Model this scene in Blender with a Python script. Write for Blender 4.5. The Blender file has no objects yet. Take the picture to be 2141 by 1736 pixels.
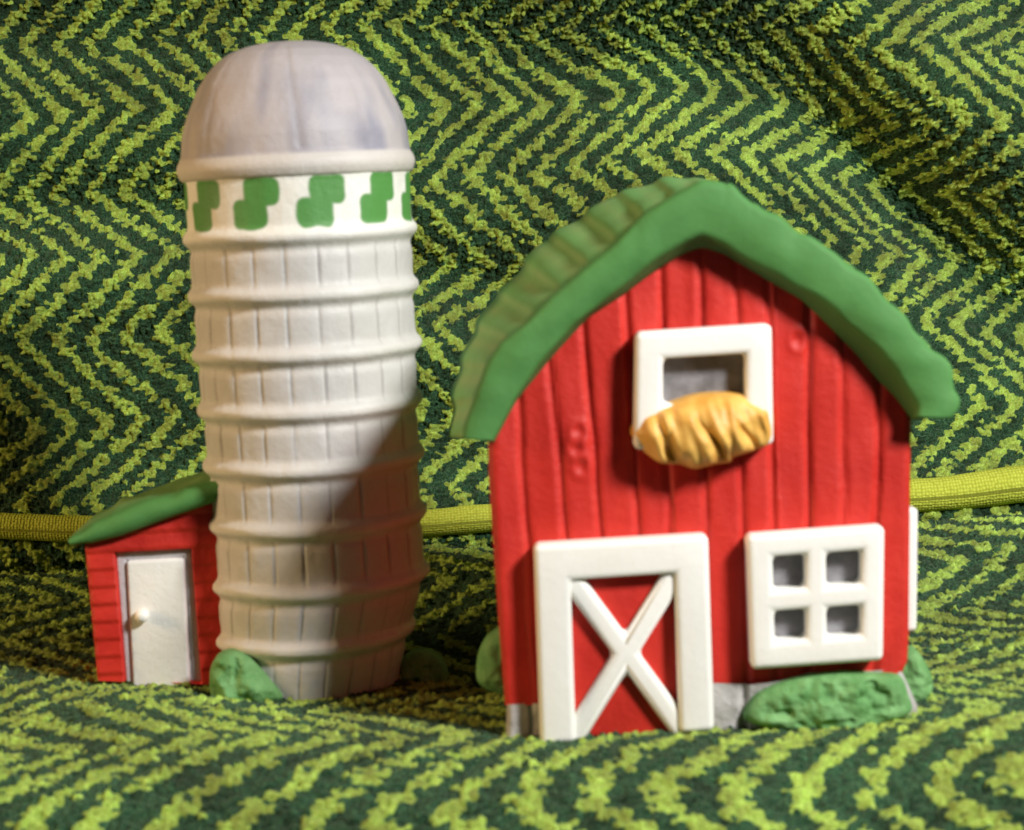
import bpy, bmesh, math
import numpy as np
from mathutils import Matrix, Vector

# ------------------------------------------------------------------ basics (1 unit = 1 cm)
sc = bpy.context.scene
sc.unit_settings.scale_length = 0.01
C = sc.collection
rng = np.random.default_rng(7)

FPX, TH, RHO = 4430.0, math.radians(6.0), math.radians(2.4)
EYE = np.array([0.0, 0.0, 8.2])
F_ = np.array([0, math.cos(TH), -math.sin(TH)])
R0 = np.array([1.0, 0, 0]); U0 = np.array([0, math.sin(TH), math.cos(TH)])
R_ = R0*math.cos(RHO) - U0*math.sin(RHO)
U_ = U0*math.cos(RHO) + R0*math.sin(RHO)

def P(px, py, Y):
    """point of the photo's sight line at depth Y"""
    d = F_ + (px-1070.5)/FPX*R_ - (py-868)/FPX*U_
    return EYE + d*(Y/d[1])

# ------------------------------------------------------------------ numpy noise
_T = rng.random((256, 256))
def vn(x, y, seed=0):
    x = np.asarray(x, float)+seed*17.3; y = np.asarray(y, float)+seed*9.7
    xi = np.floor(x).astype(int); yi = np.floor(y).astype(int)
    fx = x-xi; fy = y-yi
    fx = fx*fx*(3-2*fx); fy = fy*fy*(3-2*fy)
    g = lambda a, b: _T[a & 255, b & 255]
    return ((g(xi, yi)*(1-fx)+g(xi+1, yi)*fx)*(1-fy) + (g(xi, yi+1)*(1-fx)+g(xi+1, yi+1)*fx)*fy)*2-1
def fbm(x, y, o=3, seed=0):
    s = 0; a = 1
    for k in range(o):
        s = s + a*vn(np.asarray(x)*2**k, np.asarray(y)*2**k, seed+k*3); a *= .5
    return s
def hsh(a, b, seed=0):
    return _T[(a*7+b*13+seed*29) & 255, (a*31+b*3+seed*53) & 255]
def sm(a, b, x):
    t = np.clip((x-a)/(b-a), 0, 1); return t*t*(3-2*t)
def gs(x, w): return np.exp(-(x/w)**2)

# ------------------------------------------------------------------ object helpers
def link(o, parent=None):
    C.objects.link(o)
    if parent is not None: o.parent = parent
    return o
def tag(o, label, cat, group=None, kind=None):
    o['label'] = label; o['category'] = cat
    if group: o['group'] = group
    if kind: o['kind'] = kind
def empty(name, loc, rot=(0, 0, 0)):
    o = bpy.data.objects.new(name, None); o.location = loc; o.rotation_euler = rot
    o.empty_display_size = .5
    return link(o)

def attrs(me, col=None, flt=None, uv=None):
    if col is not None:
        a = me.color_attributes.new('paint', 'FLOAT_COLOR', 'POINT')
        c = np.ones((len(me.vertices), 4), np.float32); c[:, :3] = col.reshape(-1, 3)
        a.data.foreach_set('color', c.ravel())
    for k, v in (flt or {}).items():
        a = me.attributes.new(k, 'FLOAT', 'POINT'); a.data.foreach_set('value', v.ravel().astype(np.float32))
    for k, v in (uv or {}).items():
        a = me.attributes.new(k, 'FLOAT_VECTOR', 'POINT'); a.data.foreach_set('vector', v.reshape(-1, 3).astype(np.float32).ravel())

def grid_mesh(name, V, mat, parent=None, wrap_m=False, wrap_n=False, col=None, flt=None, uv=None, flip=False, caps=False):
    n, m = V.shape[:2]
    I = np.arange(n*m).reshape(n, m)
    A = np.vstack([I, I[:1]]) if wrap_n else I
    A = np.hstack([A, A[:, :1]]) if wrap_m else A
    q = np.stack([A[:-1, :-1], A[:-1, 1:], A[1:, 1:], A[1:, :-1]], -1).reshape(-1, 4)
    if flip: q = q[:, ::-1]
    extra = []
    if caps:   # close both ends in m
        extra = [list(map(int, I[:, 0])), list(map(int, I[::-1, -1]))]
    me = bpy.data.meshes.new(name)
    nq = len(q); nx = sum(len(e) for e in extra)
    me.vertices.add(n*m); me.vertices.foreach_set('co', V.reshape(-1).astype(np.float32))
    me.loops.add(nq*4+nx)
    idx = np.concatenate([q.ravel()]+[np.array(e) for e in extra]).astype(np.int32)
    me.loops.foreach_set('vertex_index', idx)
    me.polygons.add(nq+len(extra))
    st = list(range(0, nq*4, 4)); p = nq*4
    for e in extra: st.append(p); p += len(e)
    me.polygons.foreach_set('loop_start', np.array(st, np.int32))
    me.update(calc_edges=True); me.validate()
    me.polygons.foreach_set('use_smooth', np.ones(len(me.polygons), bool))
    attrs(me, col, flt, uv)
    me.materials.append(mat)
    return link(bpy.data.objects.new(name, me), parent)

def quadmap(c, u, v):   # c = TL,TR,BR,BL (x,z); u right, v down
    c = [np.array(k, float) for k in c]
    u = np.asarray(u)[..., None]; v = np.asarray(v)[..., None]
    return (c[0]*(1-u)+c[1]*u)*(1-v) + (c[3]*(1-u)+c[2]*u)*v

def plate(name, c, us, vs, holes, y0, y1, bev, mat, parent, sub=2, corner=None):
    """panel between depths y0 (front) and y1, cells in 'holes' left open"""
    bm = bmesh.new(); g = {}
    def vert(i, j):
        if (i, j) not in g:
            p = quadmap(c, us[i], vs[j]); g[(i, j)] = bm.verts.new((p[0], y1, p[1]))
        return g[(i, j)]
    fs = []
    for i in range(len(us)-1):
        for j in range(len(vs)-1):
            if (i, j) in holes: continue
            fs.append(bm.faces.new((vert(i, j), vert(i, j+1), vert(i+1, j+1), vert(i+1, j))))
    r = bmesh.ops.extrude_face_region(bm, geom=fs)
    for v in [e for e in r['geom'] if isinstance(e, bmesh.types.BMVert)]: v.co.y = y0
    bmesh.ops.recalc_face_normals(bm, faces=bm.faces)
    return finish_bm(name, bm, bev, mat, parent, sub)

def finish_bm(name, bm, bev, mat, parent, sub=2):
    me = bpy.data.meshes.new(name); bm.to_mesh(me); bm.free()
    me.polygons.foreach_set('use_smooth', np.ones(len(me.polygons), bool))
    me.materials.append(mat)
    o = link(bpy.data.objects.new(name, me), parent)
    b = o.modifiers.new('b', 'BEVEL'); b.width = bev; b.segments = 6; b.limit_method = 'ANGLE'; b.angle_limit = math.radians(40)
    if sub:
        s = o.modifiers.new('s', 'SUBSURF'); s.levels = 2; s.render_levels = 2
    return o

def bars(name, polys, y1, mat, parent, bev):
    bm = bmesh.new()
    for k, (poly, y0) in enumerate(polys):
        vs = [bm.verts.new((p[0], y1, p[1])) for p in poly]
        f = bm.faces.new(vs)
        r = bmesh.ops.extrude_face_region(bm, geom=[f])
        for v in [e for e in r['geom'] if isinstance(e, bmesh.types.BMVert)]: v.co.y = y0
    bmesh.ops.recalc_face_normals(bm, faces=bm.faces)
    return finish_bm(name, bm, bev, mat, parent, 0)

def mound(name, pts, H, mat, parent, y0=0.0, noise=.05, fr=4., nr=46, na=180, prof=2.2, col=None, seed=0, fn=None, rot=None):
    """puffy relief over a closed outline in the x,z plane, bulging to -y"""
    pts = np.array(pts, float); c = pts.mean(0)
    cl = np.vstack([pts, pts[:1]])
    # smooth closed outline by periodic Catmull-Rom
    N = len(pts); t = np.linspace(0, N, na, endpoint=False); i = t.astype(int); f = (t-i)[:, None]
    p = lambda k: pts[(i+k) % N]
    B = .5*((2*p(0))+(-p(-1)+p(1))*f+(2*p(-1)-5*p(0)+4*p(1)-p(2))*f**2+(-p(-1)+3*p(0)-3*p(1)+p(2))*f**3)
    s = np.linspace(0, 1, nr)[:, None, None]
    XY = c + (B-c)[None]*s
    r = s[..., 0]*np.ones((1, na))
    h = H*(1-r**prof)**(1/prof)
    X, Z = XY[..., 0], XY[..., 1]
    n = fbm(X*fr, Z*fr, 3, seed)*noise*(.35+.65*np.minimum(1, (1-r)*5))
    if fn is not None: h = fn(X, Z, h, r)
    Y = y0 - h - n
    Vv = np.stack([X, Y, Z], -1)
    back = Vv[-1:].copy(); back[..., 1] = y0+.25
    Vv = np.vstack([Vv, back])
    cc = None
    if col is not None:
        k = (.5+.5*fbm(Vv[..., 0]*3, Vv[..., 2]*3, 3, seed+5)*.6)[..., None]
        cc = np.array(col[0])*(1-k)+np.array(col[1])*k
    if rot is not None:
        Vv = Vv @ np.array(rot.to_3x3()).T + np.array(rot.translation)
    return grid_mesh(name, Vv, mat, parent, wrap_m=True, col=cc)

# ------------------------------------------------------------------ materials
def newmat(name):
    m = bpy.data.materials.new(name); m.use_nodes = True
    nt = m.node_tree; b = nt.nodes['Principled BSDF']
    return m, nt, b
def N(nt, t, **k):
    n = nt.nodes.new(t)
    for a, v in k.items(): setattr(n, a, v)
    return n
def noise(nt, co, scale, det=4, rough=.6):
    n = N(nt, 'ShaderNodeTexNoise'); n.inputs['Scale'].default_value = scale
    n.inputs['Detail'].default_value = det; n.inputs['Roughness'].default_value = rough
    nt.links.new(co, n.inputs['Vector']); return n.outputs['Fac']
def ramp(nt, fac, stops):
    r = N(nt, 'ShaderNodeValToRGB'); e = r.color_ramp.elements
    while len(e) < len(stops): e.new(.5)
    for i, (p, c) in enumerate(stops): e[i].position = p; e[i].color = (*c, 1)
    nt.links.new(fac, r.inputs['Fac']); return r.outputs['Color']
def mix(nt, fac, a, b, mode='MIX'):
    m = N(nt, 'ShaderNodeMix', data_type='RGBA', blend_type=mode)
    for s, v in ((m.inputs['Factor'], fac), (m.inputs['A'], a), (m.inputs['B'], b)):
        if isinstance(v, (int, float)): s.default_value = v
        elif isinstance(v, tuple): s.default_value = (*v, 1)
        else: nt.links.new(v, s)
    return m.outputs['Result']
def bump(nt, b, h, dist, strength=1):
    n = N(nt, 'ShaderNodeBump'); n.inputs['Distance'].default_value = dist; n.inputs['Strength'].default_value = strength
    nt.links.new(h, n.inputs['Height']); nt.links.new(n.outputs['Normal'], b.inputs['Normal'])

def ceramic(name, c1=None, c2=None, rough=.5, sc1=1.6, bmp=.012, attr=False, coat=.05):
    m, nt, b = newmat(name)
    co = N(nt, 'ShaderNodeTexCoord').outputs['Object']
    n1 = noise(nt, co, sc1, 5, .62)
    if attr:
        a = N(nt, 'ShaderNodeAttribute', attribute_name='paint').outputs['Color']
        g = ramp(nt, n1, [(.3, (.9, .89, .87)), (.7, (1, 1, 1))])
        col = mix(nt, 1.0, a, g, 'MULTIPLY')
    else:
        col = ramp(nt, n1, [(.32, c1), (.68, c2)])
    n3 = noise(nt, co, 26, 3, .7)
    sp = ramp(nt, n3, [(.25, (.93, .93, .93)), (.45, (1, 1, 1))])
    col = mix(nt, 1.0, col, sp, 'MULTIPLY')
    nt.links.new(col, b.inputs['Base Color'])
    b.inputs['Roughness'].default_value = rough
    b.inputs['Specular IOR Level'].default_value = .4
    b.inputs['Coat Weight'].default_value = coat; b.inputs['Coat Roughness'].default_value = .35
    bump(nt, b, noise(nt, co, 9, 5, .65), bmp*1.2)
    return m

M_RED = ceramic('red_paint', (.48, .016, .010), (.60, .030, .018), .52, 1.2)
M_WHITE = ceramic('cream_white_paint', (.84, .82, .76), (.88, .87, .82), .5, .8, .005)
M_ATTR = ceramic('painted_bisque', attr=True, rough=.55)
M_GREY = ceramic('grey_wash_paint', (.13, .125, .13), (.28, .275, .295), .6, 2.5)
M_STONE = ceramic('grey_stone_paint', (.36, .33, .31), (.52, .50, .49), .6, 2.2, .03)
M_BUSH = ceramic('green_bush_paint', (.085, .24, .065), (.20, .40, .15), .75, 2.4, .03, False, .0)
M_ROOF = ceramic('green_roof_paint', attr=True, rough=.72, bmp=.008, coat=.0)
M_HAY = ceramic('golden_hay_paint', (.62, .30, .045), (.82, .49, .12), .5, 2.2, .012)
M_SHFR = ceramic('lilac_grey_paint', (.52, .49, .52), (.62, .60, .61), .55, 1.5)
M_DOOR = ceramic('white_door_paint', (.82, .81, .77), (.88, .87, .83), .5, 1.)

def fabric():
    m, nt, b = newmat('chenille_herringbone')
    uv = N(nt, 'ShaderNodeAttribute', attribute_name='cloth').outputs['Vector']
    lime = N(nt, 'ShaderNodeAttribute', attribute_name='lime').outputs['Fac']
    tone = N(nt, 'ShaderNodeAttribute', attribute_name='tone').outputs['Fac']
    fz = noise(nt, uv, 13, 4, .75)
    fz2 = noise(nt, uv, 22, 4, .85)
    # ragged boundary between the two yarns
    ad = N(nt, 'ShaderNodeMath', operation='MULTIPLY_ADD'); ad.inputs[1].default_value = .7; ad.inputs[2].default_value = -.35
    nt.links.new(fz, ad.inputs[0])
    su = N(nt, 'ShaderNodeMath', operation='ADD'); nt.links.new(lime, su.inputs[0]); nt.links.new(ad.outputs[0], su.inputs[1])
    fac = ramp(nt, su.outputs[0], [(.30, (0, 0, 0)), (.70, (1, 1, 1))])
    dark = ramp(nt, fz2, [(.36, (.003, .012, .007)), (.50, (.012, .047, .023)), (.66, (.070, .175, .080))])
    dk2 = mix(nt, tone, (.45, .42, .35), (1.7, 1.6, 1.5), 'MIX')
    dark = mix(nt, 1.0, dark, dk2, 'MULTIPLY')
    li = ramp(nt, fz2, [(.30, (.12, .21, .03)), (.48, (.38, .54, .075)), (.66, (.68, .84, .22))])
    lt = mix(nt, tone, (.50, .44, .40), (1.12, 1.2, 1.1))
    li = mix(nt, 1.0, li, lt, 'MULTIPLY')
    nt.links.new(mix(nt, fac, dark, li), b.inputs['Base Color'])
    b.inputs['Roughness'].default_value = .95
    b.inputs['Specular IOR Level'].default_value = .15
    b.inputs['Sheen Weight'].default_value = .15; b.inputs['Sheen Roughness'].default_value = .5
    b.inputs['Sheen Tint'].default_value = (.75, .9, .6, 1)
    bump(nt, b, fz2, .05, .9)
    return m
M_FAB = fabric()

def piping_mat():
    m, nt, b = newmat('olive_knit_cord')
    uv = N(nt, 'ShaderNodeAttribute', attribute_name='cloth').outputs['Vector']
    w = N(nt, 'ShaderNodeTexVoronoi'); w.inputs['Scale'].default_value = 15; w.inputs['Randomness'].default_value = .35
    nt.links.new(uv, w.inputs['Vector'])
    c = ramp(nt, w.outputs['Distance'], [(.1, (.58, .66, .09)), (.7, (.36, .40, .04))])
    nt.links.new(c, b.inputs['Base Color']); b.inputs['Roughness'].default_value = .9
    b.inputs['Specular IOR Level'].default_value = .15
    inv = N(nt, 'ShaderNodeMath', operation='SUBTRACT'); inv.inputs[0].default_value = 1; nt.links.new(w.outputs['Distance'], inv.inputs[1])
    bump(nt, b, inv.outputs[0], .03)
    return m
M_PIPE = piping_mat()

# ------------------------------------------------------------------ herringbone cloth
PER, BAND, RH = .76, 1.84, .17
CU, CV = .115, .085
def weave(u, v, slope=1.02, seed=0, v0=0., kp=1., hk=1.):
    """boucle loops: every loop is lime or dark green after the zigzag under its centre"""
    uu = u + .12*vn(u*.5, v*.5, seed+1) + .05*vn(u*1.7, v*1.7, seed+2) + .03*vn(u*5, v*5, seed+12)
    vv = v + .09*vn(u*.6+9, v*.6, seed+3) + .05*vn(u*2.2, v*2.2, seed+4) + .03*vn(u*6, v*6, seed+13)
    a0 = np.floor(uu/CU).astype(int); b0 = np.floor(vv/CV).astype(int)
    a0 = np.floor(uu/CU).astype(int); b0 = np.floor(vv/CV).astype(int)
    f1 = np.full(u.shape, 9.); f2 = f1.copy(); A = a0.copy(); B = b0.copy(); A2 = a0.copy(); B2 = b0.copy()
    for da in (-1, 0, 1):
        for db in (-1, 0, 1):
            a = a0+da; b = b0+db
            cx = (a+.5+.85*(hsh(a, b, seed+20)-.5)); cy = (b+.5+.75*(hsh(a, b, seed+21)-.5))
            d = np.hypot(uu/CU-cx, vv/CV-cy)*(.85+.4*hsh(a, b, seed+22))
            t = d < f1; t2 = (~t) & (d < f2)
            A2 = np.where(t, A, np.where(t2, a, A2)); B2 = np.where(t, B, np.where(t2, b, B2))
            f2 = np.where(t, f1, np.minimum(f2, d)); f1 = np.where(t, d, f1)
            A = np.where(t, a, A); B = np.where(t, b, B)
    def is_lime(A, B):
        cu = (A+.5)*CU/kp; row = np.floor((B+.5)*CV/kp/RH).astype(int); rc = (row+.5)*RH
        tri = np.abs((((rc-v0)/BAND) % 2)-1)*BAND
        s = (cu+tri*slope)/PER + .09*(hsh(row, 0*row, seed)-.5)
        st = np.floor(s).astype(int)
        d = np.abs(s-st-.5+.07*(hsh(st, row, seed+2)-.5))
        m = 1-sm(.175, .235, d + .17*(hsh(A, B, seed+23)-.5) + .05*vn(cu*.9, rc*.9, seed+5))
        return np.where(hsh(A, B, seed+24) > .985, 1-m, m)
    r1 = hsh(A, B, seed+23); r2 = hsh(A, B, seed+24); q1 = hsh(A2, B2, seed+23)
    w = .5+.5*np.clip((f2-f1)*3.2, 0, 1)
    lime = is_lime(A, B)*w+is_lime(A2, B2)*(1-w)
    r1 = r1*w+q1*(1-w)
    edge = np.clip((f2-f1)*2.2, 0, 1)                     # 0 in the pits between loops
    h = .10*hk*np.sqrt(edge)*(.45+.9*r2) + .03*lime + .026*vn(u*13, v*13, seed+8) + .024*vn(u*24, v*24, seed+9)
    tone = .12+.62*r1+.30*(r2-.5)+.28*vn(u*.5, v*.5, seed)+.22*vn(u*2.4, v*2.4, seed+15)
    return lime, np.clip(tone, 0, 1), h

def cloth(name, base, ucoord, vcoord, parent, seed, v0=0., nfib=38000, k=1., kp=1., hk=1.):
    """push the woven pile out along the normals of a smooth sheet, then add loose fibres"""
    du = np.gradient(base, axis=1); dv = np.gradient(base, axis=0)
    nrm = np.cross(du, dv); nrm /= np.linalg.norm(nrm, axis=-1, keepdims=True)+1e-9
    ucoord = ucoord/k; vcoord = vcoord/k
    lime, tone, h = weave(ucoord, vcoord, seed=seed, v0=v0, kp=kp, hk=hk); h = h*k
    V = base + nrm*h[..., None]
    uv = np.stack([ucoord, vcoord, 0*ucoord], -1)
    o = grid_mesh(name, V, M_FAB, parent, flt={'lime': lime, 'tone': tone}, uv={'cloth': uv})
    r = np.random.default_rng(seed+100)
    a, b = base.shape[:2]
    i = r.integers(2, a-2, nfib); j = r.integers(2, b-2, nfib)
    keep = r.random(nfib) < .35+.65*lime[i, j]; i = i[keep]; j = j[keep]; n = len(i)
    p = V[i, j]; nn = nrm[i, j]
    t = r.normal(size=(n, 3)); t /= np.linalg.norm(t, axis=1, keepdims=True)
    d0 = nn*.55+t*.9; d0 /= np.linalg.norm(d0, axis=1, keepdims=True)
    t2 = r.normal(size=(n, 3)); L = (.05+.07*r.random(n)**2)[:, None]
    p1 = p+d0*L*.5-nn*.01; p2 = p1+(d0*.3+t2*.55)*L*.55
    sd = np.cross(d0, t2); sd /= np.linalg.norm(sd, axis=1, keepdims=True)+1e-9
    w = (.007+.004*r.random(n))[:, None]
    Vf = np.stack([p-sd*w-nn*.01, p+sd*w-nn*.01, p1-sd*w, p1+sd*w, p2-sd*w*.4, p2+sd*w*.4], 1)
    ring = np.stack([Vf[:, [0, 2, 4]], Vf[:, [1, 3, 5]]], 1)      # n,2,3,3
    me = bpy.data.meshes.new('loose_fibres')
    me.vertices.add(n*6); me.vertices.foreach_set('co', Vf.reshape(-1).astype(np.float32))
    k = np.arange(n)[:, None]*6
    q = np.concatenate([k+np.array([0, 1, 3, 2]), k+np.array([2, 3, 5, 4])], 1).reshape(-1, 4)
    me.loops.add(len(q)*4); me.loops.foreach_set('vertex_index', q.ravel().astype(np.int32))
    me.polygons.add(len(q)); me.polygons.foreach_set('loop_start', np.arange(0, len(q)*4, 4, dtype=np.int32))
    me.update(calc_edges=True)
    me.polygons.foreach_set('use_smooth', np.ones(len(q), bool))
    rp = lambda z: np.repeat(z[:, None], 6, 1)
    attrs(me, flt={'lime': rp(lime[i, j]), 'tone': rp(np.clip(tone[i, j]+.2, 0, 1))}, uv={'cloth': np.repeat(uv[i, j][:, None], 6, 1)})
    me.materials.append(M_FAB)
    f = link(bpy.data.objects.new('loose_fibres', me), o); f['kind'] = 'stuff'
    return o

chair = empty('upholstered_chair', (0, 46, 0))
tag(chair, 'chair covered in green and lime herringbone chenille that both ceramic figurines stand on', 'chair')
OFF = np.array([0, 46, 0.])

# seat cushion --------------------------------------------------
def seat_z(X, Y):
    z = .10*np.sin(X*.55+.6)*np.sin(Y*.5+1.2) + .06*np.sin(X*1.1+Y*.8)
    flat = gs(X-2.9, 4.2)*gs(Y-33.2, 3.6) ; flat2 = gs(X+3.6, 3.0)*gs(Y-36, 3.0)
    z = z*(1-np.clip(flat+flat2, 0, 1)*.9)
    z = z + .16*gs(X+6.4, 1.6)*gs(Y-34.6, 1.0)                # little rise in front of the shed
    z = z + .22*gs(X+.9, 2.0)*gs(Y-30.0, 1.5)*0.0
    z = z - .35*gs(X+.8, 1.2)*gs(Y-36.5, 2.2)                 # hollow between the two pieces
    z = z + .85*sm(37.5, 43.5, Y) - .8*sm(43.6, 46.5, Y)
    z = z - .10
    z = z + .35*sm(7, 13, X)*sm(30, 38, Y)
    z = z - .20*np.clip(31.1-Y, 0, 9)**2 + .10*np.sin(X*.9+1)*sm(31.5, 29.5, Y) - .12*gs(X+3.3, 2.2)*gs(Y-34.2, 1.6)
    return z
nx, ny = 1000, 660
xs = np.linspace(-20, 20, nx); ys = np.linspace(26.0, 49.5, ny)
X, Y = np.meshgrid(xs, ys)
base = np.stack([X, Y, seat_z(X, Y)], -1)
vl = np.cumsum(np.linalg.norm(np.gradient(base, axis=0), axis=-1), 0)
rot = math.radians(4)
seat = cloth('seat_cushion', base-OFF, X*math.cos(rot)+vl*math.sin(rot)*.6, vl, chair, 3, v0=.9, k=1.1, kp=1.2, hk=.65)

# back cushion --------------------------------------------------
# profile: starts under the piping, runs back, then climbs
def back_surface(X, s):
    """X across, s along the cloth from the piping upwards (cm)"""
    # side profile integrated from a slope angle (90 = upright)
    ang = 34 + 20*sm(.0, 1.2, s) + 22*sm(2.2, 4.0, s) + 3*sm(6, 12, s)
    return np.radians(ang)
ns, nb = 560, 1180
S = np.linspace(-3.0, 16.5, ns); XB = np.linspace(-21, 21, nb)
XX, SS = np.meshgrid(XB, S)
right = sm(3.5, 9.5, XX)
ang = 50 - 20*right + (26-0*right)*sm(.6, 2.4, SS) + 14*right*sm(1.4, 3.2, SS) + 4*sm(5, 12, SS)
ang = np.where(SS < 0, ang+(118-ang)*sm(-.05, -.7, SS), ang)
ang = np.radians(ang)
ds = S[1]-S[0]
k0 = int(round(3.0/ds)); Zb = np.cumsum(np.sin(ang)*ds, 0); Yb = np.cumsum(np.cos(ang)*ds, 0)
Zb = Zb-Zb[k0:k0+1]+1.42; Yb = Yb-Yb[k0:k0+1]+44.45
base = np.stack([XX, Yb, Zb], -1)
# folds: a long crease running down from upper left to the right, bulging cushion under it
def crease(xp, zp, pts, w):
    """signed distance in z to a polyline (value >0 above it)"""
    px = np.array([p[0] for p in pts]); pz = np.array([p[1] for p in pts])
    x0 = xp[0]; q = sum(np.interp(x0+o, px, pz)*w for o, w in ((-1.6, 1), (-.8, 2), (0, 3), (.8, 2), (1.6, 1)))/9
    k = np.ones(41)/41; q = np.convolve(np.pad(q, 20, 'edge'), k, 'valid')
    return zp - q[None]
c1 = crease(XX, Zb, [(-16, 12.4), (-12, 12.3), (-9, 11.8), (-5, 11.6), (-1.9, 11.2), (.9, 10.7), (4.2, 10.5), (6.6, 9.9), (8.0, 8.4), (9.1, 6.9), (10.3, 5.6), (12.1, 4.5), (16, 3.6)], 1)
amt = .6+.45*sm(-4, 4, XX)
push = -1.15*amt*gs(c1-.4, 1.6) + .25*amt*gs(c1+2.4, 1.7) + 1.75*amt*gs(c1-4.0, 2.5)
push = push + .35*gs(XX-11.5, 2.4)*gs(Zb-10.0, 1.6) - .35*gs(XX+9.5, 2.5)*gs(Zb-11.9, .8) - .3*gs(XX+1.5, 2.0)*gs(Zb-9.6, 1.2)
c2 = crease(XX, Zb, [(-16, 7.5), (-10, 8.4), (-6, 8.0), (-1, 6.2), (3, 5), (16, 2)], 1)
push = push - .7*gs(c2, .9)*(1-sm(0, 5, XX)) + .45*gs(c2+1.6, 1.2)*(1-sm(0, 5, XX))
push = push + .18*fbm(XX*.35, Zb*.35, 2, 11)
push = push*sm(.3, 2.2, SS)
base[..., 1] -= push
vb = np.cumsum(np.linalg.norm(np.gradient(base, axis=0), axis=-1), 0)
rot = math.radians(0)
back = cloth('back_cushion', base-OFF, XX, vb-vb[k0:k0+1], chair, 21, v0=.72)

# piping cord along the lower edge of the back cushion
def tube(name, pts, rad, mat, parent, n=28, m=700, off=OFF):
    pts = np.array(pts); k = np.linspace(0, len(pts)-1, m)
    # smooth interpolation through the points
    i = np.clip(k.astype(int), 0, len(pts)-2); f = (k-i)[:, None]
    g = lambda j: pts[np.clip(i+j, 0, len(pts)-1)]
    c = .5*((2*g(0))+(-g(-1)+g(1))*f+(2*g(-1)-5*g(0)+4*g(1)-g(2))*f**2+(-g(-1)+3*g(0)-3*g(1)+g(2))*f**3)
    r = np.interp(k, range(len(rad)), rad)
    T = np.gradient(c, axis=0); T /= np.linalg.norm(T, axis=1, keepdims=True)
    Bv = np.array([0, 0, 1.]); A = np.cross(T, Bv); A /= np.linalg.norm(A, axis=1, keepdims=True); Bn = np.cross(A, T)
    a = np.linspace(0, 2*np.pi, n, endpoint=False)
    L = np.concatenate([[0], np.cumsum(np.linalg.norm(np.diff(c, axis=0), axis=1))])
    rr = r[:, None]*(1+.05*fbm(L[:, None]*1.2+0*a, np.cos(a)[None]*1.0+0*L[:, None], 2, 4))
    V = c[:, None]+rr[..., None]*(A[:, None]*np.cos(a)[None, :, None]+Bn[:, None]*np.sin(a)[None, :, None])
    uv = np.stack([L[:, None]+0*a, 0*L[:, None]+a*.33, 0*rr], -1)
    return grid_mesh(name, V-off, mat, parent, wrap_m=True, uv={'cloth': uv})
YP = 44.2
pp = [P(-1000, 1060, YP), P(-420, 1085, YP), P(-150, 1093, YP), P(0, 1100, YP), P(170, 1106, YP), P(420, 1105, YP), P(700, 1104, YP), P(900, 1093, YP), P(1010, 1084, YP),
      P(1300, 1066, YP), P(1600, 1052, YP), P(1915, 1036, YP), P(2030, 1026, YP), P(2141, 1012, YP), P(2350, 1000, YP), P(2600, 990, YP), P(3150, 985, YP)]
pr = [.29, .29, .29, .29, .28, .27, .27, .28, .29, .32, .33, .34, .37, .40, .41, .41, .41]
pip = tube('piping', pp, pr, M_PIPE, back)

# ------------------------------------------------------------------ CERAMIC BARN
YB = 31.7
B0 = P(1485, 1526, YB)
DEL = math.radians(-.9)
barn = empty('ceramic_barn', B0, (0, DEL, 0))
tag(barn, 'red ceramic barn figurine with green shingled roof and white crossed door', 'figurine')
RBi = np.array(Matrix.Rotation(-DEL, 3, 'Y'))
def bl(px, py, y=0.):
    p = RBi @ (P(px, py, YB+y)-B0); return (p[0], p[2])
def bls(pts, y=0.): return np.array([bl(a, b, y) for a, b in pts])

inL = [(1033, 926), (1080, 838), (1153, 748), (1227, 667), (1293, 624), (1371, 566), (1429, 530), (1467, 517)]
inR = [(1467, 517), (1515, 532), (1560, 560), (1677, 628), (1747, 696), (1793, 744), (1832, 791), (1871, 830), (1908, 880)]
loL = [(1030, 922), (1076, 835), (1122, 766), (1196, 681), (1293, 604), (1371, 541), (1429, 506), (1467, 492)]
loR = [(1467, 492), (1515, 512), (1560, 542), (1638, 582), (1716, 626), (1774, 672), (1832, 722), (1880, 778), (1922, 850), (1916, 872)]
ouL = [(966, 918), (973, 885), (1017, 764), (1045, 722), (1099, 679), (1153, 624), (1215, 570), (1278, 519), (1344, 453), (1402, 414), (1464, 378)]
ouR = [(1464, 376), (1502, 380), (1530, 392), (1549, 412), (1575, 424), (1599, 447), (1630, 458), (1661, 484), (1692, 496), (1724, 523), (1752, 538), (1786, 566), (1812, 584), (1840, 617), (1868, 638), (1894, 671), (1906, 696), (1930, 712), (1949, 737), (1972, 752), (1988, 773), (1991, 803), (2008, 836), (2001, 856), (1987, 869)]
baL = [(939, 915), (947, 815), (967, 745), (994, 676), (1030, 622), (1076, 577), (1122, 515), (1169, 480), (1216, 453), (1266, 414), (1312, 398), (1390, 369), (1464, 370)]
baR = [(1464, 374), (1502, 384), (1549, 418), (1599, 452), (1661, 490), (1724, 530), (1786, 575), (1840, 624), (1894, 680), (1950, 745), (1980, 800), (1975, 866)]
def resamp(p, n):
    p = np.array(p); d = np.concatenate([[0], np.cumsum(np.linalg.norm(np.diff(p, axis=0), axis=1))])
    t = np.linspace(0, d[-1], n); return np.stack([np.interp(t, d, p[:, 0]), np.interp(t, d, p[:, 1])], 1)
def sect(L, R, y, n=150, k=3):
    a = resamp(bls(L, y), n); b = resamp(bls(R, y), n)
    s = np.vstack([a, b[1:]])
    for _ in range(k): s[1:-1] = (s[:-2]+2*s[1:-1]+s[2:])/4
    return s
DEP = 4.0
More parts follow.
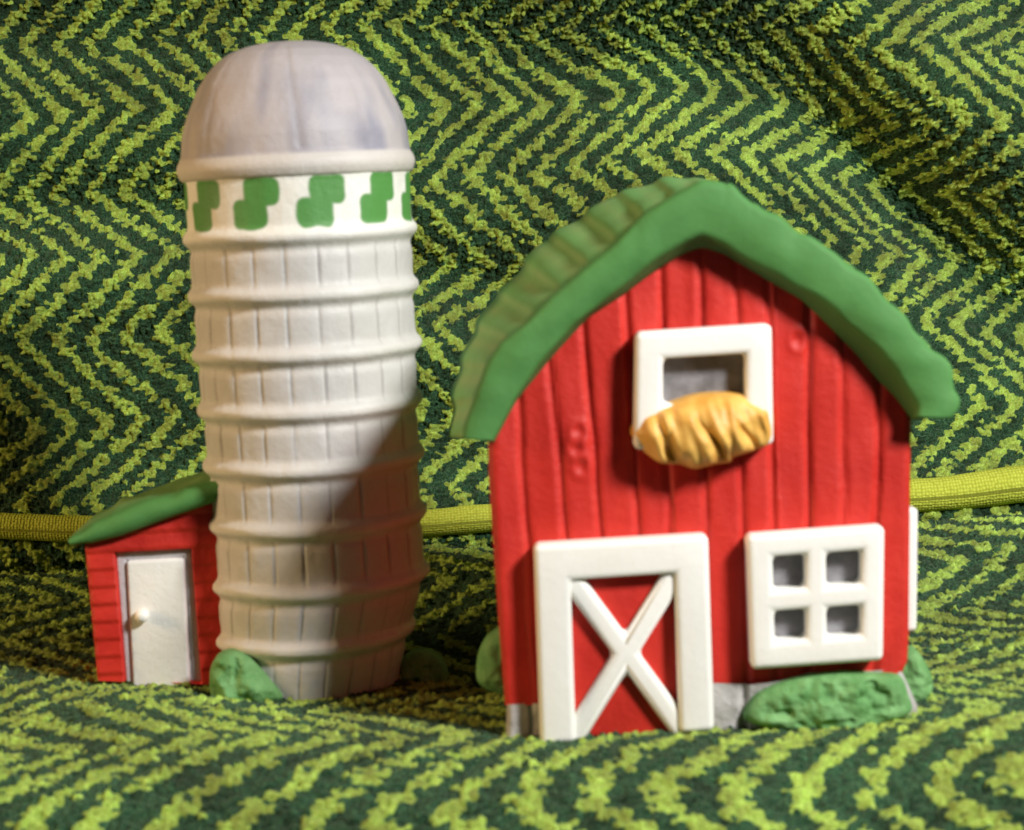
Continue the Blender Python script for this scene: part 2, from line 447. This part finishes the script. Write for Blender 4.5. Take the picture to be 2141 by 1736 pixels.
s_in = sect(inL, inR, 0, k=8); s_lo = sect(loL, loR, -.42, k=8); s_ou = sect(ouL, ouR, -.45, k=4); s_ba = sect(baL, baR, DEP, k=14)
m = len(s_in); tt = np.linspace(-1, 1, m)                     # -1 left eave .. 0 ridge .. 1 right eave
rows = []; cols = []
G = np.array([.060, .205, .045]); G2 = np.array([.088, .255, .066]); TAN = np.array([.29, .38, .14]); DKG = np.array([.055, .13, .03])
def nrm2(s):
    t = np.gradient(s, axis=0); t /= np.linalg.norm(t, axis=1, keepdims=True)+1e-9
    return np.stack([-t[:, 1], t[:, 0]], 1)
def addrow(s, y, c, w=.0):
    rows.append(np.stack([s[:, 0], np.full(m, y) if np.isscalar(y) else y, s[:, 1]], 1)); cols.append(c*np.ones((m, 3)))
n_ou = nrm2(s_ou)
s_ou = s_ou + n_ou*(.055*np.abs(np.sin(tt*13*np.pi/2*1.0))*(tt > .08))[:, None]
gcol = lambda k: G*(1-k)+G2*k
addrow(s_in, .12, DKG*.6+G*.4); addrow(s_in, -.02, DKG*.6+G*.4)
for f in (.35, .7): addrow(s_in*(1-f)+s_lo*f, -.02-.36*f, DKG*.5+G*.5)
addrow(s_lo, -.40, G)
for f in (.06, .14, .3, .5, .7, .86, .94):
    s = s_lo*(1-f)+s_ou*f
    y = -.42-.07*math.sin(math.pi*f)+.025*vn(tt*14, 0*tt+f*2, 3)
    addrow(s, y, gcol((.4+.3*vn(tt*6, f*3+0*tt, 5))[:, None]))
addrow(s_ou, -.36, gcol(.6)); 
NC = 10
ph = np.abs(tt)*NC
saw = (ph % 1); sawh = np.where(saw < .8, saw/.8, (1-saw)/.2)
for k, f in enumerate(np.linspace(.02, 1, 44)):
    s = s_ou*(1-f)+s_ba*f
    nn = nrm2(s)
    amp = .055*sm(0, .2, f)*sm(0, .05, np.abs(tt))
    wob = .03*vn(tt*0+f*2.0, tt*5, 8)-.25*f
    sw = ((ph+wob) % 1); swh = np.where(sw < .7, sw/.7, (1-sw)/.3); swh = swh*swh*(3-2*swh)
    hgt = amp*(swh-.5) + .02*vn(tt*12, 0*tt+f*4, 2)
    s = s + nn*hgt[:, None]
    left = sm(.0, -.06, tt) if False else (tt < 0).astype(float)
    tn = (np.clip(.45+.55*swh+.25*vn(tt*9, f*7+0*tt, 6), 0, 1)*sm(.0, .1, f))[:, None]
    tn = (np.clip(.15+.5*(1-np.abs(swh-.35)*2.0), 0, 1)*(.7+.3*vn(tt*9, f*5+0*tt, 6)))[:, None]*sm(.0, .10, f)
    base_c = gcol(.5)*(1-sm(.03, .14, f))+np.array([.15, .37, .11])*sm(.03, .14, f)
    addrow(s, -.36+(DEP+.36)*f, base_c*(1-tn)+TAN*tn)
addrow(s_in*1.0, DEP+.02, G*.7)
V = np.array(rows); cc = np.array(cols)
roof = grid_mesh('roof', V, M_ROOF, barn, wrap_n=True, col=cc, caps=True)

# walls ---------------------------------------------------------
def wrapbody(name, xl, xr, zb, zt, D, inward, relief, mat, nf=330, nv=230, rad=.12, y0=0., col=None, nside=40):
    xm = lambda z: (xl(z), xr(z))
    uf = np.linspace(0, 1, nf)
    W0 = xr(1.)-xl(1.)
    sd = np.linspace(1, 0, nside)[:-1]
    U = np.concatenate([0*sd, uf, 1+0*sd]); Dp = np.concatenate([sd, 0*uf, sd[::-1]])*D
    v = np.linspace(0, 1, nv)[:, None]
    Xg = xl(1.)+U*W0
    ZB = zb(Xg)[None]; ZT = zt(Xg)[None]
    Z = ZB+(ZT-ZB)*v
    XL, XR = xl(Z), xr(Z); Xp = XL+(XR-XL)*U[None]
    e = np.minimum(U, 1-U)[None]*(XR-XL)
    rnd = np.where(e < rad, rad-np.sqrt(np.clip(rad**2-(rad-np.minimum(e, rad))**2, 0, None)), 0)
    Yp = np.where(Dp[None] > 0, rad+Dp[None], rnd) + y0
    front = (Dp[None] == 0)
    Yp = Yp - relief(Xp, Z)*front*np.minimum(1, e/.15)
    k = inward*Dp[None]/D
    Xp = Xp + np.where(U[None] < .5, k, -k)
    V = np.stack([Xp, Yp, Z], -1)
    return grid_mesh(name, V, mat, barn, wrap_m=True, col=None)
wl = bls([(1020, 900), (1022, 1000), (1032, 1150), (1042, 1300), (1056, 1478), (1060, 1540)])
wr = bls([(1908, 870), (1906, 1000), (1904, 1200), (1903, 1330), (1900, 1385), (1888, 1412)])
zr = sorted([(p[1], p[0]) for p in wl]); zR = sorted([(p[1], p[0]) for p in wr])
xl = lambda z: np.interp(z, [a for a, b in zr], [b for a, b in zr])
xr = lambda z: np.interp(z, [a for a, b in zR], [b for a, b in zR])
bot = bls([(1020, 1478), (1056, 1477), (1124, 1474), (1127, 1532), (1484, 1510), (1486, 1425), (1504, 1436), (1560, 1441), (1627, 1435), (1684, 1416), (1760, 1409), (1887, 1410), (1915, 1405)])
zb = lambda x: np.interp(x, bot[:, 0], bot[:, 1])
ztp = s_in[:, 0], s_in[:, 1]
zt = lambda x: np.interp(x, ztp[0], ztp[1])+.10
gtop = [(1087, 880), (1153, 800), (1223, 740), (1309, 640), (1382, 600), (1464, 580), (1540, 620), (1608, 660), (1692, 740), (1764, 800), (1838, 870)]
gbot = [1102, 1182, 1256, 1333, 1399, 1475, 1554, 1617, 1690, 1763, 1833]
GL = [(bl(*a), bl(b, 1110)) for a, b in zip(gtop, gbot)]
knots = [bl(1205, 935), bl(1215, 975), bl(1668, 712), bl(1600, 1180), bl(1210, 905), bl(1230, 1000)]
tilt = [.3, -.2, .35, -.35, .25, -.1, .3, -.3, .2, -.25, .3, -.2]
def relief(x, z):
    r = .028*fbm(x*1.3, z*.5, 3, 31)
    gx = []
    for (a, b) in GL:
        t = (a[1]-z)/(a[1]-b[1]); g = a[0]+(b[0]-a[0])*t + .02*vn(z*1.4, 0*z, int(a[0]*9))
        gx.append(g)
        r = r - .065*gs(x-g, .06)*(.75+.25*vn(z*2, x*0, int(b[0]*7)))
    for i, g in enumerate(gx):
        r = r + tilt[i]*.10*np.clip((x-g), -.0, .55)*(x > g)*(x < g+.57)
    for kx, kz in knots[:5]:
        d = np.hypot((x-kx), (z-kz)*.8)
        r = r + .018*gs(d-.13, .06)-.02*gs(d, .08)
    return r
wall = wrapbody('wall', xl, xr, zb, zt, DEP-.1, .30, relief, M_RED)

# foundation of grey stones ------------------------------------
fl = bls([(1060, 1470), (1058, 1536)]); fr_ = bls([(1885, 1400), (1920, 1478)])
fxl = lambda z: np.interp(z, sorted(fl[:, 1]), [fl[1, 0], fl[0, 0]]) - .0
fxr = lambda z: np.interp(z, sorted(fr_[:, 1]), [fr_[1, 0], fr_[0, 0]])
fb = bls([(1050, 1540), (1127, 1540), (1480, 1518), (1700, 1508), (1925, 1480)])
ft = bls([(1050, 1477), (1125, 1474), (1480, 1430), (1560, 1434), (1630, 1425), (1690, 1410), (1890, 1404), (1925, 1404)])
joints = [bl(1104, 1500)[0], bl(1552, 1470)[0], bl(1790, 1450)[0]]
def frel(x, z):
    r = .06*fbm(x*1.6, z*1.6, 3, 41)
    for j in joints: r = r-.09*gs(x-j-.05*(z), .05)
    return r
wrapbody('foundation', fxl, fxr, lambda x: np.interp(x, fb[:, 0], fb[:, 1])-.12, lambda x: np.interp(x, ft[:, 0], ft[:, 1])+.03, DEP-.1, .15, frel, M_STONE, nf=300, nv=50, y0=-.045)

# door ----------------------------------------------------------
dc = [bl(1115, 1132), bl(1476, 1111), bl(1489, 1516), bl(1129, 1546)]
door = plate('door', [bl(1150, 1160), bl(1445, 1140), bl(1455, 1522), bl(1165, 1540)], [0, 1], [0, 1], [], -.14, .1, .03, M_RED, barn, 0)
frame = plate('door_frame', dc, [0, .205, .80, 1], [0, .185, 1.0], {(1, 1)}, -.40, .05, .10, M_WHITE, door, 0)
def strip(a, b, w):   # bar between two facade points, w wide
    a = np.array(a); b = np.array(b); d = (b-a)/np.linalg.norm(b-a); n = np.array([-d[1], d[0]])*w/2
    return [a+n, a-n, b-n, b+n]
def isect(p, d, q, e):
    t = np.linalg.solve(np.array([d, -e]).T, q-p); return p+d*t[0]
def cross(a0, a1, b0, b1, w):      # a: top left to bottom right, b: top right to bottom left
    a0, a1, b0, b1 = map(np.array, (a0, a1, b0, b1))
    da = (a1-a0)/np.linalg.norm(a1-a0); db = (b1-b0)/np.linalg.norm(b1-b0)
    na_ = np.array([-da[1], da[0]])*w/2; nb_ = np.array([db[1], -db[0]])*w/2
    up = isect(a0+na_, da, b0+nb_, db); rt = isect(a0+na_, da, b0-nb_, db)
    dn_ = isect(a0-na_, da, b0-nb_, db); lf = isect(a0-na_, da, b0+nb_, db)
    return [a0+na_, up, b0+nb_, b0-nb_, rt, a1+na_, a1-na_, dn_, b1-nb_, b1+nb_, lf, a0-na_]
bars('cross_brace', [(cross(bl(1188, 1198), bl(1432, 1530), bl(1412, 1190), bl(1188, 1550), .33), -.31)], .0, M_WHITE, door, .10)

# four-pane window ---------------------------------------------
wc = [bl(1555, 1112), bl(1841, 1092), bl(1838, 1371), bl(1565, 1390)]
def softplate(name, c, us, vs, holes, y0, y1, bev, parent, mat=M_WHITE): return plate(name, c, us, vs, holes, y0, y1, bev, mat, parent, 0)
win = softplate('window', wc, [0, .185, .425, .575, .835, 1], [0, .17, .42, .575, .80, 1], {(1, 1), (3, 1), (1, 3), (3, 3)}, -.40, .03, .10, barn)
for i in (1, 3):
    for j in (1, 3):
        us = [0, .185, .425, .575, .835, 1]; vs = [0, .17, .42, .575, .80, 1]
        q = [quadmap(wc, a, b) for a, b in ((us[i]-.03, vs[j]-.03), (us[i+1]+.03, vs[j]-.03), (us[i+1]+.03, vs[j+1]+.03), (us[i]-.03, vs[j+1]+.03))]
        plate('pane', q, [0, 1], [0, 1], [], -.06, .0, .01, M_GREY, win, 0)

# hay loft opening and hay --------------------------------------
hc = [bl(1325, 692), bl(1607, 674), bl(1611, 925), bl(1322, 935)]
loft = softplate('loft_window', hc, [0, .205, .805, 1], [0, .235, .62, 1], {(1, 1)}, -.42, .03, .10, barn)
q = [quadmap(hc, a, b) for a, b in ((.18, .2), (.83, .2), (.83, .66), (.18, .66))]
plate('opening', q, [0, 1], [0, 1], [], -.06, .0, .01, M_GREY, loft, 0)
def h8(x, y): return bl((1300+x/4.34)*.9627+(-3 if x < 700 else 6 if x > 1400 else 0), (650+y/4.34)*.9627, -.2)
hp = [h8(*p) for p in [(318, 1230), (400, 1110), (540, 1030), (720, 955), (900, 898), (1120, 878), (1340, 890), (1440, 960), (1540, 1010), (1612, 1035), (1625, 1190), (1600, 1345), (1460, 1420), (1290, 1480), (1235, 1540), (1080, 1560), (900, 1598), (760, 1560), (600, 1545), (490, 1480), (400, 1400), (335, 1310)]]
hcx = bl(1480, 880)
def hayfn(x, z, h, r):
    # flat strands fanning down from the sill
    a = (x-hcx[0])*1.0 + (z-hcx[1])*.30*(1+.3*(x-hcx[0]))
    tuft = np.abs(np.sin(a*5.6+.8*vn(x*1.6, z*1.6, 3)+.5))
    low = sm(.25, -.45, z-hcx[1])
    fold = -.22*(1-tuft)**2*low
    st = .035*np.sin(a*19+2*vn(x*3, z*1.0, 7))+.03*vn(a*9, z*1.2, 9)
    return (h+fold*np.minimum(1, (1-r)*3+.25)+st*np.minimum(1, (1-r)*6))
mound('hay', hp, .62, M_HAY, barn, y0=-.10, noise=.03, fr=2.2, nr=90, na=420, prof=2.6, fn=hayfn)

# side window on the right wall --------------------------------
ra = bl(1905, 1060, .5); rb = bl(1905, 1318, .5)
def sidepos(z, y, out):
    return (float(xr(z))-.30*(y-.12)/(DEP-.1)+out, y, z)
bm = bmesh.new()
y_a, y_b = .35, 2.3
vs8 = [bm.verts.new(sidepos(z, y, o)) for o in (-.1, .20) for (y, z) in ((y_a, ra[1]), (y_b, ra[1]), (y_b, rb[1]), (y_a, rb[1]))]
for fidx in ((0, 1, 2, 3), (4, 7, 6, 5), (0, 4, 5, 1), (1, 5, 6, 2), (2, 6, 7, 3), (3, 7, 4, 0)): bm.faces.new([vs8[k] for k in fidx])
bmesh.ops.recalc_face_normals(bm, faces=bm.faces)
swin = finish_bm('side_window', bm, .08, M_WHITE, barn, 0)

# bushes on the barn base --------------------------------------
def h7(x, y, yy=0.): return bl((1500+x/2.893)*.9627, (1050+y/2.893)*.9627, yy)
M_BUSHA = M_BUSH
bp = [h7(*p, -.2) for p in [(335, 1480), (380, 1370), (450, 1310), (560, 1262), (720, 1222), (950, 1196), (1180, 1203), (1325, 1222), (1372, 1330), (1395, 1430), (1300, 1490), (1100, 1540), (880, 1560), (650, 1560), (450, 1530)]]
def bushfn(x, z, h, r):
    e = np.minimum(1, (1-r)*4)
    return h + e*(.045*vn(x*6, z*6, 3)-.13*np.clip(vn(x*5.5+4, z*5.5, 5)-.25, 0, 1))
mound('bush', bp, .32, M_BUSH, barn, y0=-.12, noise=.05, fr=3.5, nr=90, na=360, fn=bushfn)
# right and left side bushes, set back along the side walls
bp = [h7(*p, 1.2) for p in [(1300, 1080), (1400, 1040), (1460, 1100), (1508, 1200), (1512, 1280), (1470, 1360), (1400, 1420), (1250, 1420), (1200, 1250)]]
mound('bush', bp, .55, M_BUSH, barn, y0=1.2, noise=.05, fr=3.5, nr=60, na=220, fn=bushfn, seed=4)
bp = [bl(*p, 1.6) for p in [(1062, 1305), (1040, 1318), (1018, 1335), (1003, 1362), (996, 1395), (1000, 1425), (1030, 1445), (1080, 1450), (1110, 1400), (1100, 1330)]]
mound('bush', bp, .5, M_BUSH, barn, y0=1.6, noise=.04, fr=3, nr=60, na=220, fn=bushfn, seed=8)

# ------------------------------------------------------------------ CERAMIC SILO
YS = 36.4
S0 = P(684, 1418, YS); S1 = P(604, 87, YS)
ax = (S1-S0)/np.linalg.norm(S1-S0)
SD = math.atan2(ax[0], ax[2])
silo = empty('ceramic_silo', S0, (0, SD, 0))
tag(silo, 'white ceramic silo figurine with lavender grey dome and small red shed at its left', 'figurine')
RSi = np.array(Matrix.Rotation(-SD, 3, 'Y'))
def sl(px, py, y=0.):
    p = RSi @ (P(px, py, YS+y)-S0); return (p[0], p[2])
K = YS/FPX
axx = lambda py: 684+(604-684)*(1418-py)/(1418-87)
zz = lambda py: sl(axx(py), py)[1]
rings = [(489, 243), (607, 240), (728, 240.5), (843, 236), (958, 233), (1078, 231), (1203, 231), (1318, 213)]
prof = []   # (z, r)
prof.append((zz(1436), .0)); prof.append((zz(1434), 150*K)); prof.append((zz(1424), 196*K)); prof.append((zz(1400), 203*K))
nz = 620
zg = np.linspace(zz(1434), zz(360), nz)
body_nodes_py = [1434, 1380, 1318, 1260, 1203, 1078, 958, 843, 728, 607, 489, 380, 360]
body_nodes_r = [182, 192, 200, 212, 219.5, 219, 221, 224, 228.5, 228, 232, 233, 236]
rbase = np.interp(zg, [zz(a) for a in body_nodes_py], [r*K for r in body_nodes_r])
for py, hr in rings:
    z0 = zz(py); h0 = hr*K-np.interp(z0, [zz(a) for a in body_nodes_py], [r*K for r in body_nodes_r])
    dz = zg-z0
    rbase = rbase + h0*np.exp(-(np.abs(dz)/.125)**2.6) - .03*gs(dz+.22, .09)
na = 480
A = np.linspace(0, 2*np.pi, na, endpoint=False)            # 0 = +x ; front = -pi/2
AA, ZZ = np.meshgrid(A, zg)
RR = np.repeat(rbase[:, None], na, 1)
ang = np.degrees(AA+np.pi/2); ang = (ang+180) % 360-180       # 0 at front, + to the right
ringmask = np.zeros_like(zg)
for py, hr in rings: ringmask = np.maximum(ringmask, gs(zg-zz(py)+.02, .19))
belt = (zg < zz(505)).astype(float)
gm = (1-np.clip(ringmask*1.3, 0, 1))*belt
NS = 22
row_i = np.searchsorted(np.array([zz(p) for p, _ in rings][::-1]), zg)
gap = (((ang+3.2+1.0*vn(row_i[:, None]*3.3+0*ang, ang*.05, 2))/(360/NS)) % 1)
gd = np.minimum(gap, 1-gap)*(360/NS)*np.pi/180*1.85
var = .6+.4*vn(ZZ*1.7, np.floor((ang+3.2)/(360/NS))*2.3, 6)
RR = RR - .034*gs(gd, .026)*gm[:, None]*var + .010*fbm(AA*6, ZZ*2, 2, 3)
RR = RR + .010*vn(np.floor((ang+3.2)/(360/NS))*5.1, row_i[:, None]*3.7+0*ang, 3)*gm[:, None]
# sags in the hoops
lean = .02*vn(ang*.03, ZZ*0, 4)
Vb = np.stack([RR*np.cos(AA), RR*np.sin(AA), ZZ+lean*ringmask[:, None]], -1)
wcol = np.array([.57, .555, .54]); hoop = np.array([.68, .66, .625]); neckc = np.array([.80, .79, .73])
cb = wcol[None, None]*(1-ringmask[:, None, None])+hoop*ringmask[:, None, None]+0*Vb
nk = sm(zz(497), zz(480), zg)[:, None, None]
cb = cb*(1-nk)+neckc*nk
wash = (gs(gd, .017)*gm[:, None]*np.clip(.35+.6*var*(1-.0*ZZ), 0, 1)*.85)[..., None]
cb = cb*(1-wash)+np.array([.20, .18, .17])*wash
# green stepped ivy blocks painted on the neck
def box(x, z, cx, cz, hx, hz, r):
    dx = np.abs(x-cx)-hx+r; dz = np.abs(z-cz)-hz+r
    return np.hypot(np.maximum(dx, 0), np.maximum(dz, 0))+np.minimum(np.maximum(dx, dz), 0)-r
a0 = (ang+15.3+16.35) % 32.7-16.35
arc = a0*np.pi/180*1.9
zt1, zt2 = zz(366), zz(474)
w1 = box(arc, ZZ, (2.6)*np.pi/180*1.9, zz(399), .30, .235, .12)
w2 = box(arc, ZZ, (-4.0)*np.pi/180*1.9, zz(443), .30, .24, .13)
dd = np.minimum(w1, w2)+.02*vn(arc*5+np.floor((ang+31)/32.7)*3, ZZ*5, 5)
iv = (1-sm(-.02, .03, dd))[..., None]
cb = cb*(1-iv)+np.array([.085, .27, .06])*iv
Vb[..., 0] -= K*np.interp(Vb[..., 2], [zz(1434), zz(1400), zz(1318), zz(1203)], [34, 32, 20, 0])
bot_ = Vb[:1].copy(); bot_[..., 0] *= 0; bot_[..., 1] *= 0
Vb = np.vstack([bot_, Vb]); cb = np.vstack([cb[:1], cb])
tower = grid_mesh('tower', Vb, M_ATTR, silo, wrap_m=True, col=cb)

# dome with gores ----------------------------------------------
dn = [(374, 228), (371, 236), (366, 241), (352, 246.5), (340, 246), (331, 241.5), (322, 236.5), (281, 233), (255, 226), (228, 216), (205, 206), (178, 194), (150, 174), (128, 153), (110, 127), (98, 95), (90, 58), (87.5, 20), (87, 0.01)]
dd_ = np.array([(zz(a), r*K) for a, r in dn])
sl_ = np.concatenate([[0], np.cumsum(np.linalg.norm(np.diff(dd_, axis=0), axis=1))])
tq = np.linspace(0, sl_[-1], 260)
dz = np.interp(tq, sl_, dd_[:, 0]); dr = np.interp(tq, sl_, dd_[:, 1])
for _ in range(10):
    dz[1:-1] = (dz[:-2]+2*dz[1:-1]+dz[2:])/4; dr[1:-1] = (dr[:-2]+2*dr[1:-1]+dr[2:])/4
AA2, DZ = np.meshgrid(A, dz); DR = np.repeat(dr[:, None], na, 1)
ang2 = (np.degrees(AA2+np.pi/2)+180) % 360-180
up = sm(zz(326), zz(312), DZ)*sm(zz(92), zz(120), DZ)
ribs = np.array([-72, -40, -8, 7.0+0, 46, 80, 115, 150, 180, -110, -145])
ribs = np.array([-78, -44, 7, 43, 78, 112, 146, 180, -112, -146])
gd2 = np.min(np.abs(((ang2[..., None]+(DZ[..., None]-zz(250))*2.0*np.sign(7.0)-ribs)+180) % 360-180), -1)
DR = DR*(1-.009*gs(gd2, 2.4)*up*(.5+.6*(np.abs(ang2-7) < 14))) + .03*up*vn(np.floor((ang2+3)/35)*4.4, 0*ang2, 4)*0 + .012*fbm(AA2*4, DZ*1.2, 3, 8)*up
sg = ((ang2-7) % 35.5)/35.5
Vd = np.stack([DR*np.cos(AA2), DR*np.sin(AA2), DZ], -1)
lav = np.array([.29, .28, .335]); lav2 = np.array([.47, .43, .435])
kk = np.clip(.45+.85*fbm(AA2*3.2, DZ*.7, 3, 14)-.5*sm(zz(190), zz(95), DZ)*0+.2*sm(zz(150), zz(90), DZ), 0, 1)[..., None]
cd = lav*(1-kk)+lav2*kk
rw = (gs(gd2, 1.3)*up*.28*(.3+.8*(np.abs(ang2-7) < 14)))[..., None]; cd = cd*(1-rw)+np.array([.30, .27, .28])*rw
rimk = (1-sm(zz(330), zz(321), DZ))[..., None]; cd = cd*(1-rimk)+np.array([.60, .56, .52])*rimk
dome = grid_mesh('dome', Vd, M_ATTR, silo, wrap_m=True, col=cd)

# shed ----------------------------------------------------------
ysh = -.55                                    # shed front in silo-local depth
def sh(px, py, y=0.): return sl(px, py, ysh+y)
shed = empty('shed', (0, 0, 0)); shed.parent = silo
wc4 = [sh(175, 1136), sh(470, 1030), sh(470, 1432), sh(202, 1424)]
u = np.linspace(0, 1, 160); v = np.linspace(0, 1, 190)
Ug, Vg = np.meshgrid(u, v)
XZ = quadmap(wc4, Ug, Vg)
zl = XZ[..., 1]
pl = ((zl-.03)/.305) % 1
rel = .035*(1-pl)*sm(0, .35, pl)+.012*fbm(XZ[..., 0]*2, zl*2, 3, 5)
door_q = [sh(240, 1158), sh(398, 1150), sh(420, 1428), sh(261, 1428)]
def inquad(q, X, Z, pad=0.):
    r = np.full(X.shape, 9.)
    for a, b in zip(q, q[1:]+q[:1]):
        a = np.array(a); b = np.array(b); d = (b-a)/np.linalg.norm(b-a)
        r = np.minimum(r, -((X-a[0])*(-d[1])+(Z-a[1])*d[0]))
    return r
iq = inquad(door_q, XZ[..., 0], XZ[..., 1])
rel = rel - .30*sm(-.02, .03, iq)
V = np.stack([XZ[..., 0], ysh-rel, XZ[..., 1]], -1)
# wrap back along the left side and close
e = np.minimum(Ug*2.2, 9); V[..., 1] += np.where(e < .10, .10-np.sqrt(np.clip(.01-(.10-np.minimum(e, .1))**2, 0, None)), 0)
sidecols = []
for d in (1.9, 1.2, .6, .12):
    c_ = V[:, :1].copy(); c_[..., 1] = ysh+d; c_[..., 0] += .10*d; sidecols.append(c_)
V = np.hstack(sidecols+[V])
grid_mesh('shed_wall', V, M_RED, shed)
fq = [sh(238, 1156), sh(400, 1148), sh(422, 1432), sh(260, 1432)]
sdoor = plate('shed_door', [sh(261, 1174), sh(384, 1168), sh(396, 1440), sh(275, 1440)], [0, 1], [0, 1], [], ysh+.05, ysh+.3, .07, M_DOOR, shed, 0)
fr1 = plate('door_frame', fq, [0, .13, .88, 1], [0, .07, 1], {(1, 1)}, ysh+.12, ysh+.28, .05, M_SHFR, sdoor, 0)
plate('door_recess', [sh(255, 1170), sh(390, 1165), sh(405, 1435), sh(270, 1435)], [0, 1], [0, 1], [], ysh+.17, ysh+.35, .01, M_SHFR, sdoor, 0)
bm = bmesh.new(); bmesh.ops.create_uvsphere(bm, u_segments=32, v_segments=20, radius=.12)
kx, kz = sh(297, 1288, -.05)
for vv in bm.verts: vv.co = Vector((vv.co.x+kx, vv.co.y*1.0+ysh-.05, vv.co.z+kz))
me = bpy.data.meshes.new('door_knob'); bm.to_mesh(me); bm.free()
me.polygons.foreach_set('use_smooth', np.ones(len(me.polygons), bool)); me.materials.append(M_WHITE)
link(bpy.data.objects.new('door_knob', me), sdoor)
# shed roof: a puffy leaning slab
lo = [(160, 1134), (196, 1132), (256, 1117), (329, 1090), (400, 1065), (470, 1040)]
md = [(147, 1128), (175, 1108), (240, 1073), (310, 1047), (385, 1028), (470, 1000)]
tp = [(147, 1120), (180, 1090), (245, 1052), (318, 1024), (385, 1003), (470, 978)]
n = 110
S_ = [(resamp([sh(*p) for p in lo], n), .06), (resamp([sh(*p) for p in lo], n), -.20), (resamp([sh(*p) for p in md], n)*.35+resamp([sh(*p) for p in lo], n)*.65, -.34),
      (resamp([sh(*p) for p in md], n)*.8+resamp([sh(*p) for p in lo], n)*.2, -.32), (resamp([sh(*p) for p in md], n), -.20)]
tpr = resamp([sh(*p, 1.4) for p in tp], n); mdr = resamp([sh(*p) for p in md], n)
for f in np.linspace(.1, 1, 10): S_.append((mdr*(1-f)+tpr*f, -.20+2.0*f))
S_.append((tpr-np.array([0, .3]), 1.9))
V = []; cc = []
for k, (s, y) in enumerate(S_):
    t = np.linspace(0, 1, n)
    s = s.copy()
    if k > 2: s[:, 1] += .03*vn(t*12, k*.4+0*t, 6)
    V.append(np.stack([s[:, 0], ysh+y+.02*vn(t*8, 0*t+k, 3), s[:, 1]], 1))
    tn = (np.clip((k-5)/4, 0, 1)*.6*(.6+.4*vn(t*7, 0*t+k*.3, 2)))[:, None]
    cc.append((gcol(.45)*(1-tn)+TAN*tn)*np.ones((n, 3)))
grid_mesh('shed_roof', np.array(V), M_ROOF, shed, wrap_n=True, col=np.array(cc), caps=True)

# bushes at the foot of the silo -------------------------------
yb = -1.75
bp = [sl(*p, yb) for p in [(432, 1425), (440, 1392), (458, 1376), (488, 1371), (516, 1382), (545, 1410), (572, 1440), (590, 1466), (560, 1482), (500, 1484), (440, 1470)]]
mound('bush', bp, .30, M_BUSH, silo, y0=-1.40, noise=.07, fr=3, nr=70, na=260, fn=bushfn, seed=2)
bp = [sl(*p, .2) for p in [(830, 1400), (850, 1372), (880, 1360), (915, 1372), (935, 1405), (925, 1440), (860, 1450), (825, 1435)]]
mound('bush', bp, .40, M_BUSH, silo, y0=.2, noise=.06, fr=3, nr=50, na=200, fn=bushfn, seed=6)

# ------------------------------------------------------------------ camera
cam_d = bpy.data.cameras.new('camera'); cam = bpy.data.objects.new('camera', cam_d); C.objects.link(cam)
M = Matrix(((R_[0], U_[0], -F_[0], EYE[0]), (R_[1], U_[1], -F_[1], EYE[1]), (R_[2], U_[2], -F_[2], EYE[2]), (0, 0, 0, 1)))
cam.matrix_world = M
cam_d.sensor_width = 36; cam_d.lens = 36*FPX/2141
cam_d.clip_start = .5; cam_d.clip_end = 500
cam_d.dof.use_dof = True; cam_d.dof.focus_distance = 47.5
cam_d.dof.aperture_fstop = cam_d.lens*1e-3/(2*.10)
sc.camera = cam

# ------------------------------------------------------------------ light
w = bpy.data.worlds.new('World'); sc.world = w; w.use_nodes = True
bg = w.node_tree.nodes['Background']; bg.inputs[0].default_value = (1.0, .93, .84, 1); bg.inputs[1].default_value = .032
def area(name, loc, tgt, size, power, col):
    d = bpy.data.lights.new(name, 'AREA'); d.shape = 'DISK'; d.size = size; d.energy = power; d.color = col
    o = bpy.data.objects.new(name, d); C.objects.link(o); o.location = loc
    o.rotation_euler = (Vector(tgt)-Vector(loc)).to_track_quat('-Z', 'Y').to_euler()
    return o
ctr = Vector((1, 34, 4))
L = Vector((-.585, .60, -.545)).normalized()
area('key_lamp', ctr-L*46, ctr, 8.5, 34500, (1.0, .99, .965))
area('warm_lamp', (-58, 22, 20), (-2, 36, 4), 18, 24000, (1.0, .66, .33))

sc.view_settings.view_transform = 'Standard'; sc.view_settings.look = 'None'
sc.view_settings.exposure = 0; sc.view_settings.gamma = 1
sc.view_settings.use_curve_mapping = False
sc.cycles.use_denoising = True
sc.cycles.max_bounces = 8
